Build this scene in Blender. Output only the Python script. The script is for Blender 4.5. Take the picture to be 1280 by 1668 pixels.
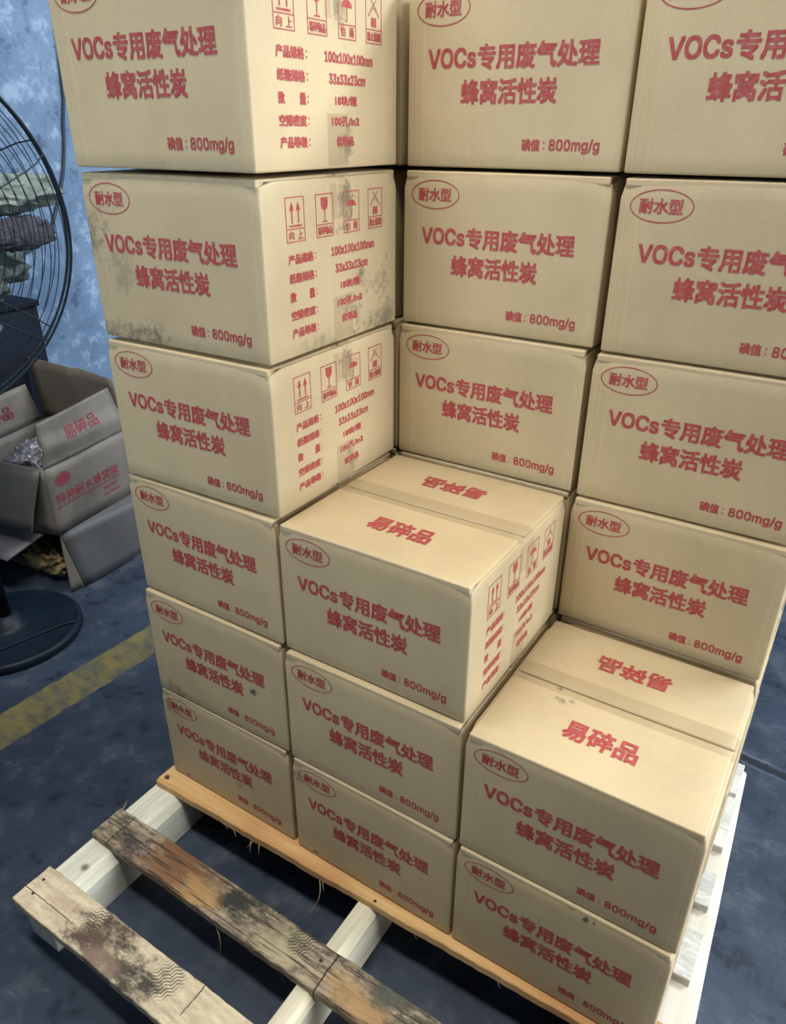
import bpy, bmesh, math, random
from mathutils import Vector, Matrix, noise

# ------------------------------------------------------------------ scene, camera, light
S = bpy.context.scene
COL = S.collection
for o in list(bpy.data.objects):
    bpy.data.objects.remove(o)
FZ = 0.115                      # height of the pallet deck above the floor

cam_data = bpy.data.cameras.new('camera')
cam = bpy.data.objects.new('camera', cam_data)
COL.objects.link(cam)
cam_data.sensor_fit = 'VERTICAL'
cam_data.sensor_height = 36.0
cam_data.sensor_width = 36.0 * 1280 / 1668
cam_data.lens = 1218.0 / 1668 * 36.0
cam_data.shift_x = (640 - 636.14) / 1668
cam_data.shift_y = (849.35 - 834) / 1668
cam_data.clip_start = 0.02
RX = Vector((0.84168483, 0.53996049, 0.00305264))
RY = Vector((0.25331461, -0.38985893, -0.88534836))
RF = Vector((-0.47686304, 0.74595756, -0.46491823))
m = Matrix.Identity(4)
for i in range(3):
    m[i][0] = RX[i]; m[i][1] = -RY[i]; m[i][2] = -RF[i]
m[0][3], m[1][3], m[2][3] = 1.00267611, -0.73634723, 1.20640466 + FZ
cam.matrix_world = m
S.camera = cam

world = bpy.data.worlds.new('world')
S.world = world
world.use_nodes = True
wn = world.node_tree
bg = wn.nodes['Background']
bg.inputs[0].default_value = (0.80, 0.90, 1.0, 1)
bg.inputs[1].default_value = 0.035


def area(name, loc, target, sx, sy, power, color, spread=180):
    l = bpy.data.lights.new(name, 'AREA')
    l.shape = 'RECTANGLE'; l.size = sx; l.size_y = sy
    l.energy = power; l.color = color; l.spread = math.radians(spread)
    o = bpy.data.objects.new(name, l)
    COL.objects.link(o)
    o.location = loc
    d = Vector(target) - Vector(loc)
    o.rotation_euler = d.to_track_quat('-Z', 'Y').to_euler()
    return o


# a long strip of high windows to the right behind the stack
area('daylight_strip', (5.2, 5.0, 0.115 + 1.39 + 0.95 * 4.66), (0.6, 0.2, 0.8), 3.4, 0.5, 720, (0.80, 0.91, 1.0))
# ceiling tubes hung over the aisle in front of the stack and behind it
area('ceiling_tubes', (0.45, -0.42, 3.40), (0.45, -0.40, 0), 1.7, 0.3, 74, (1.0, 0.95, 0.85))
area('ceiling_tubes', (0.40, 0.55, 3.30), (0.40, 0.50, 0), 1.7, 0.35, 24, (1.0, 0.97, 0.90))
# unseen lamp added across the aisle to brighten the upper carton fronts
area('added_front_fill', (-0.35, -3.0, 1.90), (0.10, 0.0, 1.22), 2.2, 0.7, 7.0, (0.80, 0.92, 1.0), 46)
# the open roller door to the right
area('daylight_door', (4.2, 0.42, 1.05), (0.3, 0.30, 0.9), 1.2, 1.7, 190, (0.90, 0.96, 1.0))
# daylight beyond the wall end on the left
area('daylight_door', (-0.9, 3.6, 2.8), (-1.75, 1.2, 1.5), 1.6, 1.6, 9, (0.72, 0.86, 1.0))

S.view_settings.view_transform = 'Standard'
S.view_settings.look = 'None'
S.view_settings.gamma = 1
S.view_settings.use_curve_mapping = False
S.view_settings.exposure = 0.0


# ------------------------------------------------------------------ node helpers
class Mat:
    def __init__(self, name):
        self.m = bpy.data.materials.new(name)
        self.m.use_nodes = True
        self.t = self.m.node_tree
        self.b = self.t.nodes['Principled BSDF']
        self._tc = None

    def node(self, typ, **kw):
        n = self.t.nodes.new(typ)
        for k, v in kw.items():
            setattr(n, k, v)
        return n

    def link(self, a, b):
        self.t.links.new(a, b)

    def put(self, sock, v):
        if isinstance(v, bpy.types.NodeSocket):
            self.link(v, sock)
        else:
            sock.default_value = v

    def obj(self):
        if self._tc is None:
            self._tc = self.node('ShaderNodeTexCoord').outputs['Object']
        return self._tc

    def mapping(self, scale=(1, 1, 1), loc=(0, 0, 0), rot=(0, 0, 0), vec=None):
        n = self.node('ShaderNodeMapping')
        self.link(vec or self.obj(), n.inputs[0])
        self.put(n.inputs['Location'], loc)
        n.inputs['Rotation'].default_value = rot
        n.inputs['Scale'].default_value = scale
        return n.outputs[0]

    def noise(self, scale, vec=None, detail=4, rough=0.55, dist=0.0):
        n = self.node('ShaderNodeTexNoise')
        self.link(vec or self.obj(), n.inputs['Vector'])
        n.inputs['Scale'].default_value = scale
        n.inputs['Detail'].default_value = detail
        n.inputs['Roughness'].default_value = rough
        n.inputs['Distortion'].default_value = dist
        return n.outputs['Fac']

    def wave(self, scale, vec=None, dist=0.0, detail=2, dscale=1.0, direction='X', kind='BANDS', profile='SIN'):
        n = self.node('ShaderNodeTexWave', wave_type=kind, wave_profile=profile)
        if kind == 'BANDS':
            n.bands_direction = direction
        self.link(vec or self.obj(), n.inputs['Vector'])
        n.inputs['Scale'].default_value = scale
        n.inputs['Distortion'].default_value = dist
        n.inputs['Detail'].default_value = detail
        n.inputs['Detail Scale'].default_value = dscale
        return n.outputs['Fac']

    def math(self, op, a, b=0.0, c=None, clamp=False):
        n = self.node('ShaderNodeMath', operation=op, use_clamp=clamp)
        self.put(n.inputs[0], a); self.put(n.inputs[1], b)
        if c is not None:
            self.put(n.inputs[2], c)
        return n.outputs[0]

    def rng(self, v, a, b, c=0.0, d=1.0, smooth=True):
        n = self.node('ShaderNodeMapRange', clamp=True)
        n.interpolation_type = 'SMOOTHSTEP' if smooth else 'LINEAR'
        self.put(n.inputs[0], v)
        for i, x in enumerate((a, b, c, d)):
            n.inputs[i + 1].default_value = x
        return n.outputs[0]

    def mix(self, f, a, b, mode='MIX'):
        n = self.node('ShaderNodeMix', data_type='RGBA', blend_type=mode)
        self.put(n.inputs[0], f)
        for i, v in ((6, a), (7, b)):
            if not isinstance(v, bpy.types.NodeSocket) and len(v) == 3:
                v = (*v, 1)
            self.put(n.inputs[i], v)
        return n.outputs[2]

    def axis(self, i, vec=None):
        n = self.node('ShaderNodeSeparateXYZ')
        self.link(vec or self.obj(), n.inputs[0])
        return n.outputs[i]

    def spot(self, centre, radius, vec=None, sc=(1, 1, 1)):
        """1 at the centre, 0 outside radius (object space)."""
        n = self.node('ShaderNodeVectorMath', operation='SUBTRACT')
        self.link(vec or self.obj(), n.inputs[0])
        n.inputs[1].default_value = centre
        s = self.node('ShaderNodeVectorMath', operation='MULTIPLY')
        self.link(n.outputs[0], s.inputs[0]); s.inputs[1].default_value = sc
        l = self.node('ShaderNodeVectorMath', operation='LENGTH')
        self.link(s.outputs[0], l.inputs[0])
        return self.rng(l.outputs['Value'], 0.0, radius, 1.0, 0.0)

    def rand(self):
        return self.node('ShaderNodeObjectInfo').outputs['Random']

    def bump(self, h, strength=0.3, dist=0.002):
        n = self.node('ShaderNodeBump')
        n.inputs['Strength'].default_value = strength
        n.inputs['Distance'].default_value = dist
        self.link(h, n.inputs['Height'])
        self.link(n.outputs[0], self.b.inputs['Normal'])

    def color(self, v):
        if not isinstance(v, bpy.types.NodeSocket) and len(v) == 3:
            v = (*v, 1)
        self.put(self.b.inputs['Base Color'], v)

    def set(self, rough=0.6, spec=0.4, metal=0.0):
        self.put(self.b.inputs['Roughness'], rough)
        self.b.inputs['Specular IOR Level'].default_value = spec
        self.put(self.b.inputs['Metallic'], metal)
        return self.m


BW, BD, BH = 0.328, 0.326, 0.230


def cardboard(name, base=(0.480, 0.376, 0.222), creases=True, stains=(), grime=0.0, fold_lines=()):
    M = Mat(name)
    r = M.rand()
    off = M.node('ShaderNodeCombineXYZ')
    M.put(off.inputs[0], M.math('MULTIPLY', r, 17.0))
    M.put(off.inputs[1], M.math('MULTIPLY', r, 31.0))
    add = M.node('ShaderNodeVectorMath', operation='ADD')
    M.link(M.obj(), add.inputs[0]); M.link(off.outputs[0], add.inputs[1])
    v = add.outputs[0]
    big = M.noise(5, v, 3)
    fine = M.noise(260, v, 3, 0.7)
    fib = M.noise(40, M.mapping((1, 1, 0.25), vec=v), 4, 0.6)
    k = [c * 0.86 for c in base]
    c = M.mix(M.rng(big, 0.3, 0.75), (*k, 1), (*base, 1))
    c = M.mix(M.rng(fib, 0.35, 0.8, 0, 0.22), c, (base[0] * 1.12, base[1] * 1.08, base[2] * 1.0, 1))
    c = M.mix(M.rng(fine, 0.45, 0.8, 0, 0.18), c, (base[0] * .55, base[1] * .5, base[2] * .42, 1))
    h = M.math('MULTIPLY', fine, 0.25)
    if creases:
        x = M.axis(0)
        y = M.axis(1)
        flute = M.wave(22.0, M.mapping((1, 1, 0.0)), 0.6, 1, 1.0, 'DIAGONAL')
        h = M.math('ADD', h, M.math('MULTIPLY', flute, 0.12))
        tot = None
        for cx, w, s in ((-BW / 2 + .009, .0022, .9), (-BW / 2 + .0165, .002, .8), (-BW / 2 + .0285, .0026, 1.0), (BW / 2 - .012, .003, .4)):
            d = M.math('ABSOLUTE', M.math('SUBTRACT', x, cx))
            l = M.rng(d, 0.0, w, s, 0.0)
            tot = l if tot is None else M.math('ADD', tot, l)
        h = M.math('SUBTRACT', h, M.math('MULTIPLY', tot, 0.8))
        c = M.mix(M.math('MULTIPLY', tot, 0.20), c, (base[0] * 1.3, base[1] * 1.3, base[2] * 1.25, 1))
    for ax, pos, w, s in fold_lines:
        d = M.math('ABSOLUTE', M.math('SUBTRACT', M.axis(ax), pos))
        l = M.rng(d, 0.0, w, s, 0.0)
        h = M.math('SUBTRACT', h, l)
        c = M.mix(M.math('MULTIPLY', l, 0.3), c, (base[0] * 1.25, base[1] * 1.25, base[2] * 1.25, 1))
    if grime:
        g = M.rng(M.noise(9, v, 6, 0.65), 0.42, 0.72, 0, grime)
        c = M.mix(g, c, (0.06, 0.055, 0.05, 1))
    if stains:
        sn = M.noise(75, v, 6, 0.72)
        sn2 = M.noise(17, v, 5, 0.65)
        for cen, rad, strength, sc in stains:
            s = M.spot(cen, rad, None, sc)
            f = M.math('ADD', s, M.math('ADD', M.math('MULTIPLY', M.math('SUBTRACT', sn, 0.5), 2.4), M.math('MULTIPLY', M.math('SUBTRACT', sn2, 0.5), 2.2)))
            f = M.math('MULTIPLY', M.rng(f, 0.30, 0.62, 0.0, 0.92) if strength > 1 else M.rng(f, 0.55, 1.25, 0.0, strength), M.rng(s, 0.0, 0.25))
            c = M.mix(f, c, (0.055, 0.052, 0.045, 1))
    hv = M.node('ShaderNodeHueSaturation')
    M.put(hv.inputs['Value'], M.math('ADD', 0.95, M.math('MULTIPLY', r, 0.10)))
    M.link(c, hv.inputs['Color'])
    M.color(hv.outputs[0])
    M.bump(h, 0.35, 0.0012)
    return M.set(0.55, 0.45)


def plain(name, col, rough=0.5, spec=0.4, metal=0.0, var=0.0, scale=20, bump=0.0):
    M = Mat(name)
    if var:
        n = M.noise(scale, None, 5, 0.6)
        M.color(M.mix(M.rng(n, 0.3, 0.7), tuple(c * (1 - var) for c in col), tuple(min(1, c * (1 + var)) for c in col)))
        if bump:
            M.bump(n, bump, 0.004)
    else:
        M.color(col)
    return M.set(rough, spec, metal)


def ink(name, col):
    M = Mat(name)
    n = M.noise(160, None, 4, 0.7)
    M.color(M.mix(M.rng(n, 0.35, 0.75), tuple(c for c in col), (col[0] * 1.15, col[1] * 1.9 + .03, col[2] * 1.9 + .03)))
    return M.set(0.55, 0.3)


def wood(name, light, dark, stain=0.0, stain_col=(0.03, 0.032, 0.028), grain_axis=0, tread=(), warm=None, knots=(), wstain=(), cuts=(), streak=0.0):
    M = Mat(name)
    sc = [55, 55, 55]; sc[grain_axis] = 3.5
    r = M.rand()
    off = M.node('ShaderNodeCombineXYZ')
    for i in range(3):
        M.put(off.inputs[i], M.math('MULTIPLY', r, 7.0 + 5 * i))
    add = M.node('ShaderNodeVectorMath', operation='ADD')
    M.link(M.obj(), add.inputs[0]); M.link(off.outputs[0], add.inputs[1])
    v = add.outputs[0]
    g = M.noise(1.0, M.mapping(sc, vec=v), 5, 0.6, 0.6)
    sc2 = [18, 18, 18]; sc2[grain_axis] = 1.0
    g2 = M.noise(1.0, M.mapping(sc2, vec=v), 3, 0.5, 1.2)
    c = M.mix(M.rng(g, 0.35, 0.72), light, dark)
    c = M.mix(M.rng(g2, 0.45, 0.8, 0, 0.45), c, tuple(x * 0.72 for x in dark))
    if warm:
        c = M.mix(M.rng(M.noise(3.0, v, 3), 0.45, 0.7, 0, 0.8), c, warm)
    for cen, rad in knots:
        s = M.spot(cen, rad)
        c = M.mix(M.rng(s, 0.25, 0.8), c, (0.10, 0.045, 0.025))
    if stain:
        s1 = M.noise(9.0, v, 7, 0.70)
        s2 = M.noise(140, M.mapping((0.35, 1, 1), vec=v), 4, 0.75)
        f = M.math('ADD', M.math('MULTIPLY', s1, 0.55), M.math('MULTIPLY', s2, 0.55))
        c = M.mix(M.rng(f, 0.48, 0.64, 0, stain), c, stain_col)
    for cen, rad, s_, col in wstain:
        sp = M.spot(cen, rad, None, (0.6, 1, 1))
        s = M.math('ADD', sp, M.math('MULTIPLY', M.math('SUBTRACT', M.noise(28, M.mapping((0.6, 1, 1), vec=v), 7, 0.75), 0.5), 2.6))
        s = M.math('MULTIPLY', M.rng(s, 0.35, 0.95, 0, s_), M.rng(sp, 0.0, 0.3))
        c = M.mix(s, c, col)
    if streak:                                          # dark weathered lines along the grain
        sk = [260, 260, 260]; sk[grain_axis] = 9
        k_ = M.noise(1.0, M.mapping(sk, vec=v), 3, 0.6)
        c = M.mix(M.rng(k_, 0.52, 0.66, 0, streak), c, (0.03, 0.024, 0.02))
    for cen, rad, ang in tread:
        vv = M.mapping((1, 1, 1), loc=(0, 0, 0), rot=(0, 0, ang))
        zig = M.math('ABSOLUTE', M.math('SUBTRACT', M.math('FRACT', M.math('MULTIPLY', M.axis(1, vv), 55.0)), 0.5))
        st = M.math('FRACT', M.math('ADD', M.math('MULTIPLY', M.axis(0, vv), 170.0), M.math('MULTIPLY', zig, 1.6)))
        line = M.rng(M.math('ABSOLUTE', M.math('SUBTRACT', st, 0.5)), 0.12, 0.22, 1.0, 0.0)
        s = M.rng(M.math('MULTIPLY', M.spot(cen, rad), M.math('ADD', 0.1, M.math('MULTIPLY', M.noise(30, v, 5, 0.7), 1.5))), 0.25, 0.6)
        c = M.mix(M.math('MULTIPLY', M.math('MULTIPLY', line, s), 0.85), c, (0.035, 0.035, 0.03))
    for ax, pos, w, lo, hi in cuts:                     # splits and saw lines
        wob = M.math('MULTIPLY', M.math('SUBTRACT', M.noise(40, v, 3), 0.5), 0.006)
        l = M.rng(M.math('ABSOLUTE', M.math('ADD', M.math('SUBTRACT', M.axis(ax), pos), wob)), w * .4, w, 1.0, 0.0)
        o_ = M.axis(1 - ax)
        l = M.math('MULTIPLY', l, M.math('MULTIPLY', M.math('GREATER_THAN', o_, lo), M.math('LESS_THAN', o_, hi)))
        c = M.mix(M.math('MULTIPLY', l, 0.9), c, (0.025, 0.02, 0.016))
    M.color(c)
    M.bump(M.math('ADD', g, M.math('MULTIPLY', g2, 0.5)), 0.5, 0.0015)
    return M.set(0.72, 0.25)


# ------------------------------------------------------------------ object helpers
def link(name, me, mat=None, parent=None, smooth=False):
    o = bpy.data.objects.new(name, me)
    COL.objects.link(o)
    if mat is not None and len(me.materials) == 0:
        me.materials.append(mat)
    if parent is not None:
        o.parent = parent
    if smooth:
        for p in me.polygons:
            p.use_smooth = True
    return o


def mesh_from(bm, name):
    me = bpy.data.meshes.new(name)
    bm.normal_update()
    bm.to_mesh(me)
    bm.free()
    return me


def thing(name, label, cat, loc=(0, 0, 0), rz=0.0, group=None):
    o = bpy.data.objects.new(name, None)
    COL.objects.link(o)
    o.empty_display_size = 0.05
    o.location = loc
    o.rotation_euler = (0, 0, rz)
    return tag(o, label, cat, group)


def tag(o, label=None, cat=None, group=None, kind=None):
    if label: o['label'] = label
    if cat: o['category'] = cat
    if group: o['group'] = group
    if kind: o['kind'] = kind
    return o


def copy_tree(o, parent=None):
    c = o.copy()
    COL.objects.link(c)
    if parent is not None:
        c.parent = parent
    for ch in list(o.children):
        copy_tree(ch, c)
    return c


def rounded_box(bm, x0, x1, y0, y1, z0, z1, r=0.003, n=6, warp=None):
    """A box with rounded edges whose faces carry an n x n grid; warp(co) may move each vertex."""
    c = Vector(((x0 + x1) / 2, (y0 + y1) / 2, (z0 + z1) / 2))
    h = Vector(((x1 - x0) / 2, (y1 - y0) / 2, (z1 - z0) / 2))
    def line(hh):
        rr = min(r, hh * .99)
        a = [-hh, -hh + rr * .35, -hh + rr]
        k = max(1, n)
        mid = [-hh + rr + (2 * hh - 2 * rr) * i / k for i in range(1, k)]
        return a + mid + [hh - rr, hh - rr * .35, hh]
    L = [line(h[0]), line(h[1]), line(h[2])]
    verts = {}
    def vert(p):
        key = (round(p[0], 6), round(p[1], 6), round(p[2], 6))
        if key not in verts:
            q = Vector(p)
            inner = Vector([max(-(h[i] - min(r, h[i] * .99)), min(h[i] - min(r, h[i] * .99), q[i])) for i in range(3)])
            d = q - inner
            if d.length > 1e-9:
                q = inner + d.normalized() * min(r, min(h) * .99)
            q = q + c
            if warp:
                q = warp(q)
            verts[key] = bm.verts.new(q)
        return verts[key]
    for ax in range(3):
        a, b = (ax + 1) % 3, (ax + 2) % 3
        for sgn in (-1, 1):
            for i in range(len(L[a]) - 1):
                for j in range(len(L[b]) - 1):
                    ps = []
                    for (ii, jj) in ((i, j), (i + 1, j), (i + 1, j + 1), (i, j + 1)):
                        p = [0, 0, 0]
                        p[ax] = sgn * h[ax]; p[a] = L[a][ii]; p[b] = L[b][jj]
                        ps.append(vert(p))
                    if sgn < 0:
                        ps.reverse()
                    try:
                        f = bm.faces.new(ps); f.smooth = True
                    except ValueError:
                        pass
    return bm


def tube(bm, pts, rad, seg=8, closed=False, caps=True):
    pts = [Vector(p) for p in pts]
    n = len(pts)
    rings = []
    up = Vector((0, 0, 1))
    for i, p in enumerate(pts):
        if closed:
            t = pts[(i + 1) % n] - pts[i - 1]
        else:
            t = pts[min(i + 1, n - 1)] - pts[max(i - 1, 0)]
        t.normalize()
        a = t.cross(up)
        if a.length < 1e-3:
            a = t.cross(Vector((1, 0, 0)))
        a.normalize()
        b = t.cross(a)
        rr = rad[i] if isinstance(rad, (list, tuple)) else rad
        rings.append([bm.verts.new(p + (a * math.cos(2 * math.pi * k / seg) + b * math.sin(2 * math.pi * k / seg)) * rr) for k in range(seg)])
    for i in range(n if closed else n - 1):
        A, B = rings[i], rings[(i + 1) % n]
        for k in range(seg):
            f = bm.faces.new((A[k], A[(k + 1) % seg], B[(k + 1) % seg], B[k])); f.smooth = True
    if caps and not closed:
        bm.faces.new(list(reversed(rings[0]))); bm.faces.new(rings[-1])


def lathe(bm, prof, seg=64, M=None):
    rings = []
    for r, z in prof:
        if r < 1e-6:
            rings.append([bm.verts.new((0, 0, z))])
        else:
            rings.append([bm.verts.new((r * math.cos(2 * math.pi * k / seg), r * math.sin(2 * math.pi * k / seg), z)) for k in range(seg)])
    for A, B in zip(rings, rings[1:]):
        for k in range(seg):
            k2 = (k + 1) % seg
            vs = [A[k % len(A)], A[k2 % len(A)], B[k2 % len(B)], B[k % len(B)]]
            u = []
            for v in vs:
                if v not in u: u.append(v)
            if len(u) > 2:
                f = bm.faces.new(u); f.smooth = True
    if M is not None:
        bmesh.ops.transform(bm, matrix=M, verts=bm.verts)


def slab(bm, quad, thick, nx=8, ny=6, warp=None):
    """A bent panel of real thickness spanned by four corners (a, b, c, d in turn)."""
    a, b, c, d = [Vector(q) for q in quad]
    n = (b - a).cross(d - a).normalized()
    def P(u, v):
        p = (a * (1 - u) + b * u) * (1 - v) + (d * (1 - u) + c * u) * v
        if warp:
            p = p + n * warp(u, v)
        return p
    top = [[bm.verts.new(P(i / nx, j / ny) + n * thick / 2) for i in range(nx + 1)] for j in range(ny + 1)]
    bot = [[bm.verts.new(P(i / nx, j / ny) - n * thick / 2) for i in range(nx + 1)] for j in range(ny + 1)]
    for j in range(ny):
        for i in range(nx):
            f = bm.faces.new((top[j][i], top[j][i + 1], top[j + 1][i + 1], top[j + 1][i])); f.smooth = True
            f = bm.faces.new((bot[j][i], bot[j + 1][i], bot[j + 1][i + 1], bot[j][i + 1])); f.smooth = True
    for i in range(nx):
        bm.faces.new((bot[0][i], bot[0][i + 1], top[0][i + 1], top[0][i]))
        bm.faces.new((top[ny][i], top[ny][i + 1], bot[ny][i + 1], bot[ny][i]))
    for j in range(ny):
        bm.faces.new((top[j][0], top[j + 1][0], bot[j + 1][0], bot[j][0]))
        bm.faces.new((bot[j][nx], bot[j + 1][nx], top[j + 1][nx], top[j][nx]))
    return P, n


# ---- lettering: flat glyph outlines laid on the face as a film of ink
_glyphs = {}
try:                                                    # the plain sans that ships with Blender, else its default face
    import os
    SANS = bpy.data.fonts.load(os.path.join(bpy.utils.system_resource('DATAFILES'), 'fonts', 'Inter.woff2'))
except Exception:
    SANS = None


def glyph_geo(txt):
    if txt not in _glyphs:
        cu = bpy.data.curves.new('lettering', 'FONT')
        cu.body = txt
        cu.resolution_u = 2
        if SANS is not None and txt.isascii():
            cu.font = SANS
        o = bpy.data.objects.new('lettering', cu)
        COL.objects.link(o)
        me = bpy.data.meshes.new_from_object(o.evaluated_get(bpy.context.evaluated_depsgraph_get()))
        vs = [(v.co.x, v.co.y) for v in me.vertices]
        fs = [tuple(p.vertices) for p in me.polygons]
        bpy.data.objects.remove(o); bpy.data.curves.remove(cu); bpy.data.meshes.remove(me)
        xs = [v[0] for v in vs]; ys = [v[1] for v in vs]
        _glyphs[txt] = (vs, fs, min(xs), max(xs), min(ys), max(ys))
    return _glyphs[txt]


class Print:
    """Collects flat shapes in (s, t) millimetres on a face, at tiny increasing heights."""
    def __init__(self):
        self.v = []; self.f = []; self.lift = 0.0

    def add(self, pts, faces, lift):
        b = len(self.v)
        self.v += [(p[0], p[1], lift) for p in pts]
        self.f += [tuple(i + b for i in f) for f in faces]

    def text(self, txt, x0, x1, y0, y1, bold=0.0, mirror=False):
        vs, fs, a, b, c, d = glyph_geo(txt)
        sx, sy = (x1 - x0 - 2 * bold) / (b - a), (y1 - y0 - 2 * bold) / (d - c)
        P = [(x0 + bold + (x - a) * sx, y0 + bold + (y - c) * sy) for x, y in vs]
        if mirror:
            P = [(x0 + x1 - x, y0 + y1 - y) for x, y in P]
        k = 0
        for dx, dy in ([(0, 0)] if not bold else [(0, 0), (-bold, -bold), (bold, bold), (-bold, bold), (bold, -bold)]):
            self.add([(x + dx, y + dy) for x, y in P], fs, k * 0.012)
            k += 1

    def poly(self, pts, lift=0.0):
        self.add(pts, [tuple(range(len(pts)))], lift)

    def rect(self, x0, y0, x1, y1, lift=0.0):
        self.poly([(x0, y0), (x1, y0), (x1, y1), (x0, y1)], lift)

    def frame(self, x0, y0, x1, y1, w):
        self.rect(x0, y0, x1, y0 + w); self.rect(x0, y1 - w, x1, y1)
        self.rect(x0, y0 + w, x0 + w, y1 - w); self.rect(x1 - w, y0 + w, x1, y1 - w)

    def ring(self, cx, cy, rx, ry, w, seg=72, a0=0.0, a1=2 * math.pi):
        P = []
        for k in range(seg + 1):
            a = a0 + (a1 - a0) * k / seg
            P += [(cx + rx * math.cos(a), cy + ry * math.sin(a)), (cx + (rx - w) * math.cos(a), cy + (ry - w) * math.sin(a))]
        self.add(P, [(2 * k, 2 * k + 2, 2 * k + 3, 2 * k + 1) for k in range(seg)], 0.0)

    def disc(self, cx, cy, rx, ry, seg=40):
        self.poly([(cx + rx * math.cos(2 * math.pi * k / seg), cy + ry * math.sin(2 * math.pi * k / seg)) for k in range(seg)])

    def stroke(self, pts, w):
        for (x0, y0), (x1, y1) in zip(pts, pts[1:]):
            l = math.hypot(x1 - x0, y1 - y0) or 1
            nx, ny = -(y1 - y0) / l * w / 2, (x1 - x0) / l * w / 2
            self.poly([(x0 + nx, y0 + ny), (x0 - nx, y0 - ny), (x1 - nx, y1 - ny), (x1 + nx, y1 + ny)], self.lift)
            self.lift += 0.004

    def mesh(self, name, place):
        """place(s, t, lift_mm) -> 3-D point."""
        me = bpy.data.meshes.new(name)
        me.from_pydata([place(*p) for p in self.v], [], self.f)
        me.update()
        return me


# ------------------------------------------------------------------ materials
KRAFT = cardboard('kraft cardboard')
KRAFT_LID = cardboard('kraft lid cardboard', creases=False)
KRAFT_DIRTY = cardboard('kraft cardboard with black smudges', stains=(
    ((-0.164, -0.163, 0.155), 0.10, 0.6, (1, 1, 1)), ((-0.10, -0.163, 0.105), 0.07, 0.35, (1, 1, .8)),
    ((-0.13, -0.163, 0.01), 0.10, 0.45, (.6, 1, 1.6)), ((-0.07, -0.163, 0.0), 0.10, 0.5, (.6, 1, 1.8)),
    ((0.164, 0.02, 0.19), 0.075, 0.85, (1, 1.6, 1)), ((0.164, 0.035, 0.04), 0.075, 0.85, (1, 1.2, 1)),
    ((0.164, 0.06, 0.075), 0.06, 0.7, (1, 1, 1)), ((0.164, 0.12, 0.08), 0.07, 0.5, (1, 1, 1)),
    ((0.164, 0.12, 0.01), 0.10, 0.55, (1, .8, 2)), ((0.164, -0.05, 0.0), 0.10, 0.4, (1, .8, 2))))
KRAFT_TAPE_DIRT = cardboard('kraft cardboard soiled near the tape', stains=(
    ((0.164, 0.02, 0.19), 0.07, 0.8, (1, 1.5, 1)), ((0.164, 0.03, 0.035), 0.06, 0.75, (1, 1.6, 1)),
    ((0.0, -0.163, 0.0), 0.07, 0.2, (.5, 1, 2))))
KRAFT_SCUFF = cardboard('kraft cardboard with a grey scuff', stains=(
    ((0.093, -0.163, 0.105), 0.022, 0.95, (1, 1, 1)), ((0.093, -0.163, 0.105), 0.010, 1.0, (1, 1, 1)), ((-0.14, -0.163, 0.0), 0.09, 0.5, (.7, 1, 1.4))))
KRAFT_CHIP = cardboard('kraft cardboard with a chipped top edge', stains=(
    ((0.020, -0.163, 0.224), 0.012, 2, (.7, 1, 1.6)), ((0.043, -0.163, 0.216), 0.015, 2, (1.3, 1, .8)), ((0.055, -0.163, 0.216), 0.008, 2, (2, 1, .7))))
KRAFT_LOW = cardboard('kraft cardboard soiled low down', stains=(
    ((-0.12, -0.163, 0.010), 0.009, 2, (.6, 1, 1.8)), ((-0.14, -0.163, 0.19), 0.05, 0.5, (1, 1, 1)),
    ((0.007, -0.163, 0.103), 0.024, 0.7, (1, 1, 1)), ((0.03, -0.163, 0.07), 0.03, 0.4, (1, 1, 1))))
RED = ink('red printing ink', (0.315, 0.036, 0.032))
OLD_RED = ink('faded red printing ink', (0.21, 0.022, 0.032))


def tape_mat():
    M = Mat('brown packing tape')
    n = M.noise(30, M.mapping((1, 1, 1)), 4)
    M.color(M.mix(M.rng(n, 0.35, 0.7), (0.44, 0.345, 0.20), (0.49, 0.385, 0.23)))
    M.bump(M.noise(60, M.mapping((1, .3, 1)), 3), 0.15, 0.001)
    M.b.inputs['Alpha'].default_value = 0.30
    return M.set(0.28, 0.5)


TAPE = tape_mat()
DARK_GAP = plain('dark corner slit', (0.03, 0.025, 0.02), 0.9)

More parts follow.
